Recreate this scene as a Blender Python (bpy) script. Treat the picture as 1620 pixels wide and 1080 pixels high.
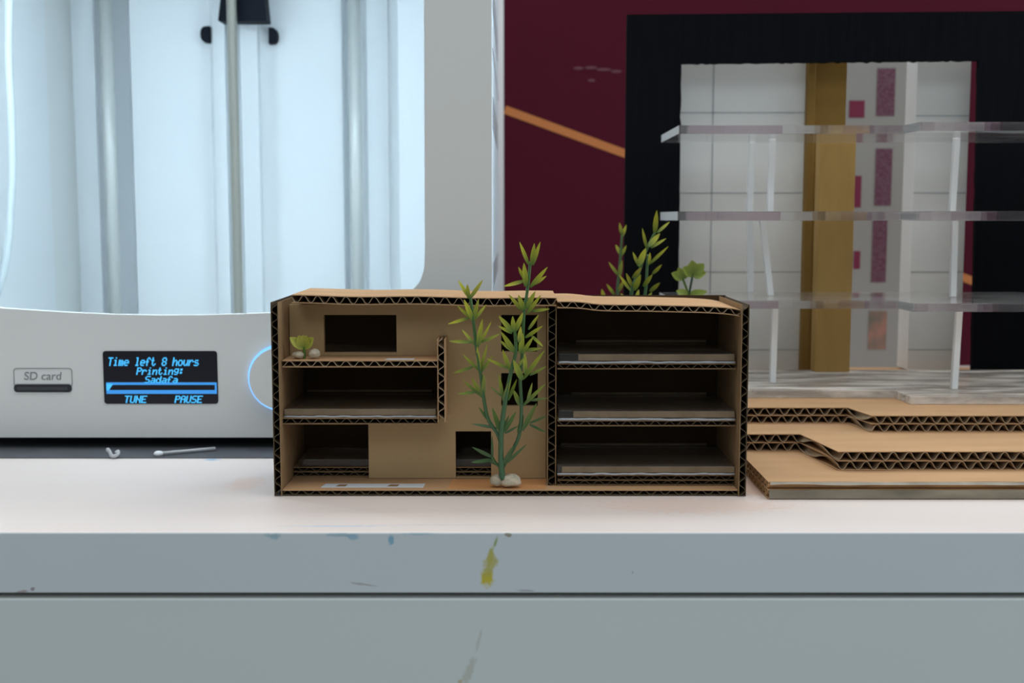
import bpy, bmesh, math, random
from mathutils import Vector, Matrix, noise
from mathutils.geometry import tessellate_polygon

for o in list(bpy.data.objects):
    bpy.data.objects.remove(o, do_unlink=True)
C = bpy.context.scene.collection
T = 0.90                      # height of the worktop
CAMH = 0.155                  # lens above the worktop
FPX = 1900.0
PITCH = math.atan(195 / FPX)

# ---------------------------------------------------------------- camera
cam = bpy.data.cameras.new('camera'); camo = bpy.data.objects.new('camera', cam); C.objects.link(camo)
camo.location = (0, 0, T + CAMH); camo.rotation_euler = (math.pi / 2 - PITCH, 0, 0)
cam.sensor_width = 23.5; cam.lens = FPX / 1620 * 23.5
cam.clip_start = 0.01; cam.clip_end = 50
cam.dof.use_dof = True; cam.dof.focus_distance = 0.668; cam.dof.aperture_fstop = 7.0
bpy.context.scene.camera = camo

# ---------------------------------------------------------------- light
w = bpy.data.worlds.new('world'); bpy.context.scene.world = w; w.use_nodes = True
bg = w.node_tree.nodes['Background']; bg.inputs[0].default_value = (0.80, 0.92, 1.0, 1); bg.inputs[1].default_value = 0.30
def area(name, loc, rot, sx, sy, power, col):
    l = bpy.data.lights.new(name, 'AREA'); l.shape = 'RECTANGLE'; l.size = sx; l.size_y = sy; l.energy = power; l.color = col
    o = bpy.data.objects.new(name, l); C.objects.link(o); o.location = loc; o.rotation_euler = rot
    return o
area('ceiling_tube_light', (0.1, 0.35, T + 1.75), (math.radians(-4), 0, 0), 2.2, 1.2, 17, (1.0, 0.965, 0.93))
area('right_window_light', (1.9, 0.6, T + 0.75), (0, math.radians(70), 0), 1.0, 1.2, 16, (0.86, 0.94, 1.0))
area('rear_fill_light', (0.0, 1.45, T + 1.7), (math.radians(8), 0, 0), 2.2, 0.3, 14, (0.95, 0.98, 1.0))  # added fill light: brightens the back wall and backlights the flutes
area('ceiling_panel_light', (0.0, -1.6, T + 1.6), (math.radians(40), 0, 0), 2.0, 0.8, 8, (0.88, 0.95, 1.0))
vs = bpy.context.scene.view_settings
vs.view_transform = 'Standard'; vs.look = 'None'; vs.exposure = 0.0; vs.gamma = 1.0; vs.use_curve_mapping = False

# ---------------------------------------------------------------- maths helpers
CP, SP = math.cos(PITCH), math.sin(PITCH)
def P(px, py, Y):
    """photo pixel -> world point on the vertical plane at distance Y"""
    v = (540 - py) / FPX
    k = Y / (CP + v * SP)
    return Vector(((px - 810) / FPX * k, Y, T + CAMH + (v * CP - SP) * k))
def PZ(py, Y): return P(810, py, Y).z
def PXX(px, py, Y): return P(px, py, Y).x

# ---------------------------------------------------------------- mesh helpers
class MB:
    def __init__(s): s.v = []; s.f = []; s.mi = []; s.cur = 0; s.col = {}
    def vert(s, p, c=None):
        s.v.append(tuple(p))
        if c is not None: s.col[len(s.v) - 1] = c
        return len(s.v) - 1
    def face(s, *idx): s.f.append(tuple(idx)); s.mi.append(s.cur)
    def box(s, a, b):
        x0, y0, z0 = a; x1, y1, z1 = b
        i = [s.vert(p) for p in ((x0,y0,z0),(x1,y0,z0),(x1,y1,z0),(x0,y1,z0),(x0,y0,z1),(x1,y0,z1),(x1,y1,z1),(x0,y1,z1))]
        for q in ((0,3,2,1),(4,5,6,7),(0,1,5,4),(1,2,6,5),(2,3,7,6),(3,0,4,7)): s.face(*[i[k] for k in q])
    def prism(s, loops, d0, d1, mp):
        """loops: outer + holes, lists of (u,v); extruded d0..d1; mp(u,v,d)->xyz"""
        flat = [p for l in loops for p in l]
        tris = tessellate_polygon([[Vector((p[0], p[1], 0)) for p in l] for l in loops])
        a = [s.vert(mp(p[0], p[1], d0)) for p in flat]; b = [s.vert(mp(p[0], p[1], d1)) for p in flat]
        for t in tris:
            s.face(a[t[0]], a[t[1]], a[t[2]]); s.face(b[t[2]], b[t[1]], b[t[0]])
        k = 0
        for l in loops:
            n = len(l)
            for i in range(n):
                j = (i + 1) % n
                s.face(a[k+i], a[k+j], b[k+j], b[k+i])
            k += n
    def ribbon(s, us, wf, t, v0, v1, mp):
        prev = None
        n = len(us)
        for q, u in enumerate(us):
            w0 = wf(u); e = 1e-5
            dw = (wf(u + e) - wf(u - e)) / (2 * e); nl = math.hypot(1, dw)
            nu, nw = -dw / nl * t / 2, 1 / nl * t / 2
            a = v0(u); b = v1(u)
            c = [s.vert(mp(u + nu, a, w0 + nw)), s.vert(mp(u - nu, a, w0 - nw)), s.vert(mp(u - nu, b, w0 - nw)), s.vert(mp(u + nu, b, w0 + nw))]
            if prev:
                for k in range(4):
                    m = (k + 1) % 4
                    s.face(prev[k], prev[m], c[m], c[k])
            if q == 0: s.face(*c)
            if q == n - 1: s.face(*reversed(c))
            prev = c
    def tube(s, pts, radii, seg=10, cols=None, cap=True):
        rings = []
        up = Vector((0, 1, 0))
        for i, p in enumerate(pts):
            p = Vector(p)
            a = Vector(pts[max(i-1, 0)]); b = Vector(pts[min(i+1, len(pts)-1)])
            d = (b - a).normalized(); x = d.cross(up)
            if x.length < 1e-4: x = d.cross(Vector((1, 0, 0)))
            x.normalize(); y = d.cross(x).normalized()
            r = radii[i] if hasattr(radii, '__len__') else radii
            rings.append([s.vert(p + (x * math.cos(2*math.pi*k/seg) + y * math.sin(2*math.pi*k/seg)) * r, cols[i] if cols else None) for k in range(seg)])
        for i in range(len(rings) - 1):
            for k in range(seg):
                m = (k + 1) % seg
                s.face(rings[i][k], rings[i][m], rings[i+1][m], rings[i+1][k])
        if cap:
            s.face(*reversed(rings[0])); s.face(*rings[-1])
    def build(s, name, mats, parent=None, smooth=False, bevel=0, seg=2, autosm=None):
        me = bpy.data.meshes.new(name); me.from_pydata(s.v, [], s.f); me.update()
        if not isinstance(mats, (list, tuple)): mats = [mats]
        for m in mats: me.materials.append(m)
        if len(mats) > 1:
            for p, k in zip(me.polygons, s.mi): p.material_index = k
        if s.col:
            ca = me.color_attributes.new('tint', 'FLOAT_COLOR', 'POINT')
            for i in range(len(s.v)):
                c = s.col.get(i, (1, 1, 1)); ca.data[i].color = (c[0], c[1], c[2], 1)
        bm = bmesh.new(); bm.from_mesh(me); bmesh.ops.recalc_face_normals(bm, faces=bm.faces); bm.to_mesh(me); bm.free()
        if smooth:
            for p in me.polygons: p.use_smooth = True
        o = bpy.data.objects.new(name, me); C.objects.link(o)
        if parent is not None:
            o.parent = parent; o.matrix_parent_inverse = Matrix.Translation(-Vector(parent_world(parent)))
        if bevel:
            md = o.modifiers.new('bevel', 'BEVEL'); md.width = bevel; md.segments = seg; md.limit_method = 'ANGLE'; md.angle_limit = math.radians(40)
            md.harden_normals = False
        return o
def parent_world(p):
    v = Vector(p.location)
    return v
def empty(name, loc, label, cat, group=None):
    o = bpy.data.objects.new(name, None); C.objects.link(o); o.location = loc; o.empty_display_size = 0.02
    return tag(o, label, cat, group)
def tag(o, label=None, cat=None, group=None, kind=None):
    if label: o['label'] = label
    if cat: o['category'] = cat
    if group: o['group'] = group
    if kind: o['kind'] = kind
    return o
XZ = lambda u, v, d: (u, d, v)          # outline in x,z extruded along y
XY = lambda u, v, d: (u, v, d)          # outline in x,y extruded along z
def rect(x0, x1, y0, y1): return [(x0, y0), (x1, y0), (x1, y1), (x0, y1)]
def rrect(x0, x1, y0, y1, r, n=6):
    out = []
    for cx, cy, a in ((x1-r, y0+r, -90), (x1-r, y1-r, 0), (x0+r, y1-r, 90), (x0+r, y0+r, 180)):
        for k in range(n + 1):
            t = math.radians(a + 90 * k / n); out.append((cx + r*math.cos(t), cy + r*math.sin(t)))
    return out

# ---------------------------------------------------------------- materials
def mat(name, col, rough=0.6, spec=0.5, metal=0, noise_amt=0, nscale=40, col2=None, stretch=(1,1,1), bump=0, bscale=300, **kw):
    m = bpy.data.materials.new(name); m.use_nodes = True; nt = m.node_tree; b = nt.nodes['Principled BSDF']
    b.inputs['Base Color'].default_value = (*col, 1); b.inputs['Roughness'].default_value = rough
    b.inputs['Metallic'].default_value = metal; b.inputs['Specular IOR Level'].default_value = spec
    for k, v in kw.items(): b.inputs[k].default_value = v
    tc = nt.nodes.new('ShaderNodeTexCoord'); mp = nt.nodes.new('ShaderNodeMapping'); mp.inputs['Scale'].default_value = stretch
    nt.links.new(tc.outputs['Object'], mp.inputs['Vector'])
    if noise_amt or col2:
        n = nt.nodes.new('ShaderNodeTexNoise'); n.inputs['Scale'].default_value = nscale; n.inputs['Detail'].default_value = 4
        nt.links.new(mp.outputs[0], n.inputs['Vector'])
        r = nt.nodes.new('ShaderNodeMapRange'); r.inputs[1].default_value = 0.3; r.inputs[2].default_value = 0.7
        nt.links.new(n.outputs['Fac'], r.inputs[0])
        mx = nt.nodes.new('ShaderNodeMix'); mx.data_type = 'RGBA'
        c2 = col2 or tuple(c * (1 - noise_amt) for c in col)
        mx.inputs[6].default_value = (*col, 1); mx.inputs[7].default_value = (*c2, 1)
        nt.links.new(r.outputs[0], mx.inputs[0]); nt.links.new(mx.outputs[2], b.inputs['Base Color'])
    if bump:
        n2 = nt.nodes.new('ShaderNodeTexNoise'); n2.inputs['Scale'].default_value = bscale; n2.inputs['Detail'].default_value = 3
        nt.links.new(mp.outputs[0], n2.inputs['Vector'])
        bp = nt.nodes.new('ShaderNodeBump'); bp.inputs['Strength'].default_value = bump; bp.inputs['Distance'].default_value = 0.001
        nt.links.new(n2.outputs['Fac'], bp.inputs['Height']); nt.links.new(bp.outputs[0], b.inputs['Normal'])
    return m
def emis(name, col, strength, base=(0, 0, 0)):
    m = bpy.data.materials.new(name); m.use_nodes = True; b = m.node_tree.nodes['Principled BSDF']
    b.inputs['Base Color'].default_value = (*base, 1); b.inputs['Emission Color'].default_value = (*col, 1); b.inputs['Emission Strength'].default_value = strength
    return m
def stains_or_bounce(m, lst):
    """lst of (centre, half sizes, angle about y or z axis, axis, colour, strength)"""
    nt = m.node_tree; b = nt.nodes['Principled BSDF']
    src = b.inputs['Base Color'].links[0].from_socket if b.inputs['Base Color'].links else None
    tc = nt.nodes.new('ShaderNodeTexCoord')
    nz = nt.nodes.new('ShaderNodeTexNoise'); nz.inputs['Scale'].default_value = 260; nz.inputs['Detail'].default_value = 4
    nt.links.new(tc.outputs['Object'], nz.inputs['Vector'])
    for c, h, ang, ax, col, st in lst:
        s1 = nt.nodes.new('ShaderNodeVectorMath'); s1.operation = 'SUBTRACT'; s1.inputs[1].default_value = c; nt.links.new(tc.outputs['Object'], s1.inputs[0])
        r = nt.nodes.new('ShaderNodeVectorRotate'); r.rotation_type = ax + '_AXIS'; r.inputs['Angle'].default_value = ang; nt.links.new(s1.outputs[0], r.inputs['Vector'])
        d = nt.nodes.new('ShaderNodeVectorMath'); d.operation = 'DIVIDE'; d.inputs[1].default_value = h; nt.links.new(r.outputs[0], d.inputs[0])
        l = nt.nodes.new('ShaderNodeVectorMath'); l.operation = 'LENGTH'; nt.links.new(d.outputs[0], l.inputs[0])
        ad = nt.nodes.new('ShaderNodeMath'); ad.operation = 'ADD'; nt.links.new(l.outputs['Value'], ad.inputs[0])
        sc = nt.nodes.new('ShaderNodeMath'); sc.operation = 'MULTIPLY_ADD'; sc.inputs[1].default_value = 1.5; sc.inputs[2].default_value = -0.75
        nt.links.new(nz.outputs['Fac'], sc.inputs[0]); nt.links.new(sc.outputs[0], ad.inputs[1])
        mr = nt.nodes.new('ShaderNodeMapRange'); mr.inputs[1].default_value = 1.05; mr.inputs[2].default_value = 0.55; mr.inputs[3].default_value = 0; mr.inputs[4].default_value = st
        nt.links.new(ad.outputs[0], mr.inputs[0])
        mx = nt.nodes.new('ShaderNodeMix'); mx.data_type = 'RGBA'; mx.inputs[7].default_value = (*col, 1)
        if src: nt.links.new(src, mx.inputs[6])
        else: mx.inputs[6].default_value = b.inputs['Base Color'].default_value
        nt.links.new(mr.outputs[0], mx.inputs[0]); src = mx.outputs[2]
    nt.links.new(src, b.inputs['Base Color'])
def acrylic(name, haze=0.08, tint=(0.97, 0.98, 0.98), clear=0.45, rough=0.02, hz=(0.75, 0.77, 0.78)):
    m = bpy.data.materials.new(name); m.use_nodes = True; nt = m.node_tree; b = nt.nodes['Principled BSDF']
    b.inputs['Base Color'].default_value = (*tint, 1); b.inputs['Roughness'].default_value = rough; b.inputs['IOR'].default_value = 1.49
    b.inputs['Transmission Weight'].default_value = 1
    d = nt.nodes.new('ShaderNodeBsdfDiffuse'); d.inputs[0].default_value = (*hz, 1)
    mx = nt.nodes.new('ShaderNodeMixShader'); out = nt.nodes['Material Output']
    n = nt.nodes.new('ShaderNodeTexNoise'); n.inputs['Scale'].default_value = 60; n.inputs['Detail'].default_value = 6
    tc = nt.nodes.new('ShaderNodeTexCoord'); mp = nt.nodes.new('ShaderNodeMapping'); mp.inputs['Scale'].default_value = (0.35, 1.6, 1)
    nt.links.new(tc.outputs['Object'], mp.inputs[0]); nt.links.new(mp.outputs[0], n.inputs['Vector'])
    mr = nt.nodes.new('ShaderNodeMapRange'); mr.inputs[1].default_value = 0.42; mr.inputs[2].default_value = 0.72; mr.inputs[3].default_value = haze * 0.5; mr.inputs[4].default_value = haze * 2.5
    nt.links.new(n.outputs['Fac'], mr.inputs[0]); nt.links.new(mr.outputs[0], mx.inputs[0])
    tr = nt.nodes.new('ShaderNodeBsdfTransparent'); tr.inputs[0].default_value = (0.97, 0.975, 0.975, 1)
    m2 = nt.nodes.new('ShaderNodeMixShader'); m2.inputs[0].default_value = clear
    nt.links.new(b.outputs[0], m2.inputs[1]); nt.links.new(tr.outputs[0], m2.inputs[2])
    nt.links.new(m2.outputs[0], mx.inputs[1]); nt.links.new(d.outputs[0], mx.inputs[2]); nt.links.new(mx.outputs[0], out.inputs[0])
    return m
def edgemat():  # maroon reflections painted into the cut edge as coloured bands
    m = acrylic('painted_reflection_edge', 0.04, (0.70, 0.50, 0.58), .25); nt = m.node_tree; b = nt.nodes['Principled BSDF']
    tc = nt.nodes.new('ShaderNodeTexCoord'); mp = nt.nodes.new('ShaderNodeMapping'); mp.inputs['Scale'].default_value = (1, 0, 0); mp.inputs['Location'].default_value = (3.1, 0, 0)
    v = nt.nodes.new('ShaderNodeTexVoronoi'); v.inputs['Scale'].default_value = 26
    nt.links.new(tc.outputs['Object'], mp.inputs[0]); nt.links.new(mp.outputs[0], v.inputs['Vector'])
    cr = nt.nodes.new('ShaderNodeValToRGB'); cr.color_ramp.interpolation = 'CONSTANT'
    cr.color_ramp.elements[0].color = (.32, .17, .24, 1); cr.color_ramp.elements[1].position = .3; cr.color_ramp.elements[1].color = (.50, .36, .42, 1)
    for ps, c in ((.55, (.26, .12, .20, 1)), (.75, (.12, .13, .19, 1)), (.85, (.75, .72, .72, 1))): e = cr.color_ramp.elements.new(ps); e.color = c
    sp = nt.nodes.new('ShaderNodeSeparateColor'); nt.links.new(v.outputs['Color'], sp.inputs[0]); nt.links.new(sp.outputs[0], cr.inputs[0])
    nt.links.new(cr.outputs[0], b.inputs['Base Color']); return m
def tintmat(name, rough=0.4, sub=0.0):
    m = bpy.data.materials.new(name); m.use_nodes = True; nt = m.node_tree; b = nt.nodes['Principled BSDF']
    a = nt.nodes.new('ShaderNodeVertexColor'); a.layer_name = 'tint'; nt.links.new(a.outputs[0], b.inputs['Base Color'])
    b.inputs['Roughness'].default_value = rough
    return m

M_card = mat('kraft_cardboard', (0.56, 0.345, 0.185), 0.85, 0.15, noise_amt=0.14, nscale=55, stretch=(0.25, 1, 1.6), bump=0.15, bscale=900)
M_cardin = mat('shaded_kraft_liner', (0.31, 0.20, 0.105), 0.9, 0.1, noise_amt=0.18, nscale=90, stretch=(0.6, 1, 1.5))  # darker kraft copy: the house's inner shade is put into the colour
M_flute = mat('fluted_paper', (0.42, 0.32, 0.21), 0.8, 0.2, noise_amt=0.2, nscale=300)
M_back = mat('shaded_brown_board', (0.075, 0.048, 0.026), 0.9, 0.1, noise_amt=0.2, nscale=50)  # back of the house darkened in its colour to stand for interior shade
M_fldark = mat('shaded_fluted_paper', (0.12, 0.088, 0.052), 0.8, 0.2, noise_amt=0.3, nscale=300)  # fluted paper with shade painted in; also colours the dark outer liners
M_part = mat('partition_cardboard', (0.50, 0.34, 0.18), 0.85, 0.15, col2=(0.44, 0.32, 0.17), nscale=14, bump=0.25, bscale=1400)
M_grey = mat('grey_board_edge', (0.33, 0.29, 0.22), 0.8, 0.2, noise_amt=0.45, nscale=90, stretch=(0.3, 1, 1))
M_worktop = mat('white_worktop', (0.80, 0.735, 0.70), 0.42, 0.5, col2=(0.78, 0.68, 0.63), nscale=5, stretch=(0.6, 2.5, 1))
M_cab = mat('white_cabinet_laminate', (0.77, 0.83, 0.82), 0.45, 0.4, noise_amt=0.03, nscale=3)
M_darkgap = mat('dark_gap', (0.02, 0.018, 0.015), 0.8)
M_prn = mat('white_printer_panel', (0.76, 0.785, 0.77), 0.45, 0.4)
M_prnin = mat('white_printer_interior', (0.78, 0.82, 0.84), 0.5, 0.3)
M_steel = mat('polished_steel', (0.58, 0.60, 0.58), 0.4, 0.5, metal=0.25)
M_screw = mat('threaded_steel', (0.50, 0.49, 0.44), 0.4, 0.5, metal=0.7)
M_blk = mat('black_plastic', (0.016, 0.018, 0.028), 0.4)
M_carr = mat('black_carriage_plastic', (0.005, 0.007, 0.013), 0.7, 0.15)
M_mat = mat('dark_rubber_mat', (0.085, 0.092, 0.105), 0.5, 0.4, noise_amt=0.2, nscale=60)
M_blkcard = mat('black_painted_cardboard', (0.0055, 0.006, 0.0085), 0.8, 0.06, noise_amt=0.3, nscale=120, stretch=(3, 1, 0.15), bump=0.2, bscale=200)
M_maroon = mat('maroon_board', (0.078, 0.0065, 0.0185), 0.7, 0.10, noise_amt=0.12, nscale=4)
M_orange = mat('orange_paint', (0.52, 0.18, 0.045), 0.6)
M_wallw = mat('white_wall_paint', (0.82, 0.86, 0.88), 0.8)
M_wallg = mat('pale_wall_paint', (0.42, 0.41, 0.39), 0.9)
M_floor = mat('grey_floor_vinyl', (0.30, 0.30, 0.29), 0.6, noise_amt=0.1, nscale=6)
M_foam = mat('white_foam_board', (0.82, 0.83, 0.815), 0.8, 0.2, col2=(0.75, 0.75, 0.71), nscale=9)
M_foamline = mat('scored_line', (0.46, 0.49, 0.50), 0.8)
M_post = mat('white_plastic_rod', (0.93, 0.95, 0.95), 0.4)
M_kedge = mat('kraft_paper_and_back_edge', (0.26, 0.195, 0.125), 0.8, 0.2, noise_amt=0.3, nscale=80)
M_gold = mat('golden_cardboard', (0.50, 0.31, 0.10), 0.7, 0.2, noise_amt=0.12, nscale=60, stretch=(2, 1, .4))
M_golddark = mat('brown_cardboard', (0.27, 0.155, 0.035), 0.7, 0.2, noise_amt=0.12, nscale=60)
M_ac = acrylic('clear_acrylic', 0.05, clear=.25)
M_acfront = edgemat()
M_acbase = acrylic('scratched_acrylic', 0.42, clear=0.55, hz=(.86, .80, .73))
M_acbox = acrylic('box_clear_acrylic', 0.02)
M_acedge = mat('sawn_acrylic_edge', (0.42, 0.45, 0.48), 0.35, 0.5)
M_sawn = mat('sawn_frosted_edge', (0.60, 0.61, 0.60), 0.6, 0.3)
M_peb = mat('cream_pebble', (0.62, 0.52, 0.38), 0.7, col2=(0.38, 0.36, 0.27), nscale=260, bump=0.6, bscale=600)
M_leaf = tintmat('plastic_leaf', 0.35)
M_paper = mat('white_paper', (0.62, 0.66, 0.70), 0.7)
M_text = emis('cyan_screen_pixels', (0.06, 0.50, 1.0), 1.15)
M_bar = emis('blue_screen_pixels', (0.05, 0.36, 0.95), 0.85)
M_ring = emis('blue_ring_light', (0.16, 0.45, 1.0), 1.7)
def trans():
    m = bpy.data.materials.new('translucent_side_plastic'); m.use_nodes = True; nt = m.node_tree; b = nt.nodes['Principled BSDF']
    b.inputs['Base Color'].default_value = (.82, .86, .88, 1); b.inputs['Roughness'].default_value = .5
    t = nt.nodes.new('ShaderNodeBsdfTranslucent'); t.inputs[0].default_value = (.85, .92, .97, 1)
    mx = nt.nodes.new('ShaderNodeMixShader'); mx.inputs[0].default_value = .35
    nt.links.new(b.outputs[0], mx.inputs[1]); nt.links.new(t.outputs[0], mx.inputs[2]); nt.links.new(mx.outputs[0], nt.nodes['Material Output'].inputs[0]); return m
M_trans = trans()
M_led = emis('cool_led', (0.73, 0.88, 1.0), 21.5)
M_screen = mat('black_display_glass', (0.008, 0.007, 0.014), 0.25, 0.4)
M_ink = mat('grey_ink', (0.22, 0.23, 0.24), 0.6)

def bar_stain(px, py, w, h, ang, col, st, Y):
    p = P(px, py, Y); s = Y / FPX
    return ((p.x, p.y, p.z), (w * s, 0.02, h * s), ang, 'Y', col, st)

# ---------------------------------------------------------------- the setting
YF = 0.583          # front edge of the worktop
mb = MB(); mb.box((-3, -2.5, -0.05), (3, 1.95, 0)); tag(mb.build('floor', M_floor), kind='structure')
mb = MB(); mb.box((-3, 1.85, 0), (3, 1.95, 2.9)); tag(mb.build('wall_back', M_wallw), kind='structure')

SL = 0.031
mb = MB(); mb.box((-1.3, YF, T - SL), (1.3, 1.50, T))
st = []
for px, py, ww, hh, a, c, s in (
        (776, 880, 5, 24, 12, (0.50, 0.50, 0.10), 0.85), (771, 914, 12, 17, 20, (0.66, 0.55, 0.02), 0.95), (775, 893, 12, 26, 14, (0.55, 0.50, 0.12), 0.85),
        (784, 858, 3.5, 12, 15, (0.30, 0.42, 0.10), 0.8), (804, 846, 6, 4, 0, (0.25, 0.20, 0.08), 0.7),
        (560, 849, 10, 6, 0, (0.25, 0.50, 0.66), 0.7), (618, 853, 6, 9, 0, (0.25, 0.50, 0.66), 0.9), (432, 848, 14, 7, 0, (0.30, 0.50, 0.60), 0.7), (536, 846, 22, 4, 0, (0.30, 0.50, 0.62), 0.6), (660, 844, 34, 2.5, 0, (0.35, 0.55, 0.66), 0.6),
        (35, 936, 14, 3, -12, (0.36, 0.20, 0.20), 0.6), (52, 931, 5, 4, -30, (0.25, 0.16, 0.18), 0.7), (575, 924, 22, 2.5, 8, (0.36, 0.33, 0.33), 0.5), (832, 934, 16, 2, 3, (0.3, 0.3, 0.3), 0.5),
        (1001, 905, 1.5, 3, 0, (0.3, 0.3, 0.35), 0.5)):
    st.append(bar_stain(px, py, ww, hh, math.radians(-a), c, s, YF))
def top_stain_or_bounce(px, py, w, d, col, s):
    v = (540 - py) / FPX; k = CAMH / -(v * CP - SP); return (((px-810)/FPX*k, (CP + v*SP)*k, T), (w, d, 0.01), 0, 'Z', col, s)
st += [top_stain_or_bounce(58, 712, 0.004, 0.004, (0.35, 0.03, 0.04), 0.9), top_stain_or_bounce(540, 832, 0.03, 0.002, (0.45, 0.6, 0.75), 0.5), top_stain_or_bounce(690, 830, 0.04, 0.0012, (0.55, 0.5, 0.55), 0.4),
       top_stain_or_bounce(1100, 800, 0.06, 0.02, (0.72, 0.46, 0.34), 0.35), top_stain_or_bounce(390, 765, 0.012, 0.022, (0.78, 0.56, 0.46), 0.5), top_stain_or_bounce(335, 727, 0.006, 0.003, (0.2, 0.45, 0.65), 0.8), top_stain_or_bounce(1195, 770, 0.02, 0.03, (0.75, 0.45, 0.30), 0.6)]  # wide pink and orange patches paint in warm reflections of cardboard; the rest are spots
# the front edge of the slab is a laminated band, cooler than the top
m_edge = mat('worktop_edge_band', (0.74, 0.80, 0.83), 0.45, 0.4, noise_amt=0.04, nscale=6)
stains_or_bounce(m_edge, [s for s in st if s[3] == 'Y']); stains_or_bounce(M_worktop, [s for s in st if s[3] == 'Z'])
wt = mb.build('worktop', [M_worktop, m_edge], bevel=0.0008)
for p in wt.data.polygons:
    if abs(p.normal.y + 1) < 0.1: p.material_index = 1
tag(wt, 'long pale worktop slab with a yellow paint streak on its front edge', 'worktop')

cab = empty('cabinet', (0, 1.0, 0), 'white cabinet with plain fronts under the worktop', 'cabinet')
stains_or_bounce(M_cab, [bar_stain(757, 1015, 3, 26, math.radians(-14), (0.42, 0.42, 0.30), 0.3, YF), bar_stain(742, 1060, 8, 30, math.radians(-20), (0.50, 0.48, 0.36), 0.45, YF), bar_stain(728, 1078, 5, 5, 0, (0.55, 0.42, 0.20), 0.6, YF)])
mb = MB(); mb.box((-1.28, YF + 0.019, 0.08), (1.28, 1.48, T - SL)); mb.build('carcass', M_darkgap, cab)
mb = MB(); mb.box((-1.285, YF + 0.0005, 0.08), (1.285, YF + 0.018, T - SL - 0.0028)); mb.build('front_panel', M_cab, cab, bevel=0.001)
mb = MB(); mb.box((-1.26, YF + 0.06, 0), (1.26, 1.44, 0.08)); mb.build('plinth', M_darkgap, cab)

# ---------------------------------------------------------------- corrugated board
PITCHF = 0.0080
def sheet(mb, u0, u1, v0, v1, w0, w1, mp, layers=1, pitch=PITCHF, phase=0.0, lin=0.00045, jag=None, breaks=(), flute_t=0.00035, dark=None):
    """fluted sheet: length u0..u1, flutes run v0..v1, thickness w0..w1. v0 may be a function of u."""
    f0 = v0 if callable(v0) else (lambda u: v0)
    f1 = v1 if callable(v1) else (lambda u: v1)
    H = (w1 - w0) / layers
    n = max(2, int((u1 - u0) / 0.004))
    us = sorted(set([round(u0 + (u1 - u0) * i / n, 6) for i in range(n + 1)] + [round(b, 6) for b in breaks if u0 < b < u1]))
    uj = us
    if jag: uj = sorted(set(us + [round(u0 + (u1 - u0) * i / (n * 3), 6) for i in range(n * 3 + 1)]))
    mb.cur = 0
    for k in range(layers + 1):
        wz = w0 + k * H + (lin / 2 if k == 0 else (-lin / 2 if k == layers else 0))
        ff = f0
        mb.cur = 1 if dark == k else 0
        if jag and k == layers: ff = lambda u: f0(u) + jag(u)
        mb.ribbon(uj if (jag and k == layers) else us, lambda u, wz=wz: wz, lin, ff, f1, mp)
    mb.cur = 1
    for k in range(layers):
        wc = w0 + (k + 0.5) * H; A = (H - 2 * lin) / 2 * 0.99
        m = max(2, int((u1 - u0) / pitch * 12)); ph = phase + k * 1.9
        def wf(u, wc=wc, A=A, ph=ph):
            s = math.sin(2 * math.pi * u / pitch + ph + 0.25 * noise.noise(Vector((u * 60, k * 3, w0 * 50))))
            return wc + A * math.copysign(abs(s) ** 0.8, s) if abs(s) > 1e-9 else wc
        uu = [u0 + (u1 - u0) * i / m for i in range(m + 1)]
        mb.ribbon(uu, wf, flute_t, lambda u: f0(u) + 0.0002, lambda u: f1(u) - 0.0002, mp)
    mb.cur = 0
HOR = lambda u, v, w: (u, v, w)       # horizontal sheet, flutes run back
VER = lambda u, v, w: (w, v, u)       # upright sheet, flutes run back
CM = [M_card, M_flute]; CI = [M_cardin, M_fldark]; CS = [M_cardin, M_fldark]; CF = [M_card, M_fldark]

# ---------------------------------------------------------------- the small cardboard house (centre)
BF, BR = 0.660, 0.738            # front and back of the box
BI = 0.672                       # recessed front of the inner parts
BX0, BX1 = PXX(434, 785, BF), PXX(1180, 785, BF)
wl = PXX(446, 785, BF) - BX0
box = empty('cardboard_house_model', (0, (BF + BR) / 2, T), 'small open fronted cardboard house model with three storeys at the centre of the worktop', 'architectural model')
zfl = PZ(775.5, BF)
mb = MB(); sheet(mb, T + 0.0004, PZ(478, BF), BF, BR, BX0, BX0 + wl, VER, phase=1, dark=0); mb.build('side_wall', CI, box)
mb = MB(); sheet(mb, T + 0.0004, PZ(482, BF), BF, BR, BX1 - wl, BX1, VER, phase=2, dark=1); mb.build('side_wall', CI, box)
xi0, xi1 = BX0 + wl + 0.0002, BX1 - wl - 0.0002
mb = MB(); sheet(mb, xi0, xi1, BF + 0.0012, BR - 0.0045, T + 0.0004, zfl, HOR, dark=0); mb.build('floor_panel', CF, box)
# divider between the two halves
dx0, dx1 = PXX(866, 620, BI), PXX(880, 620, BI)
zroofL = lambda x: 0
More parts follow.
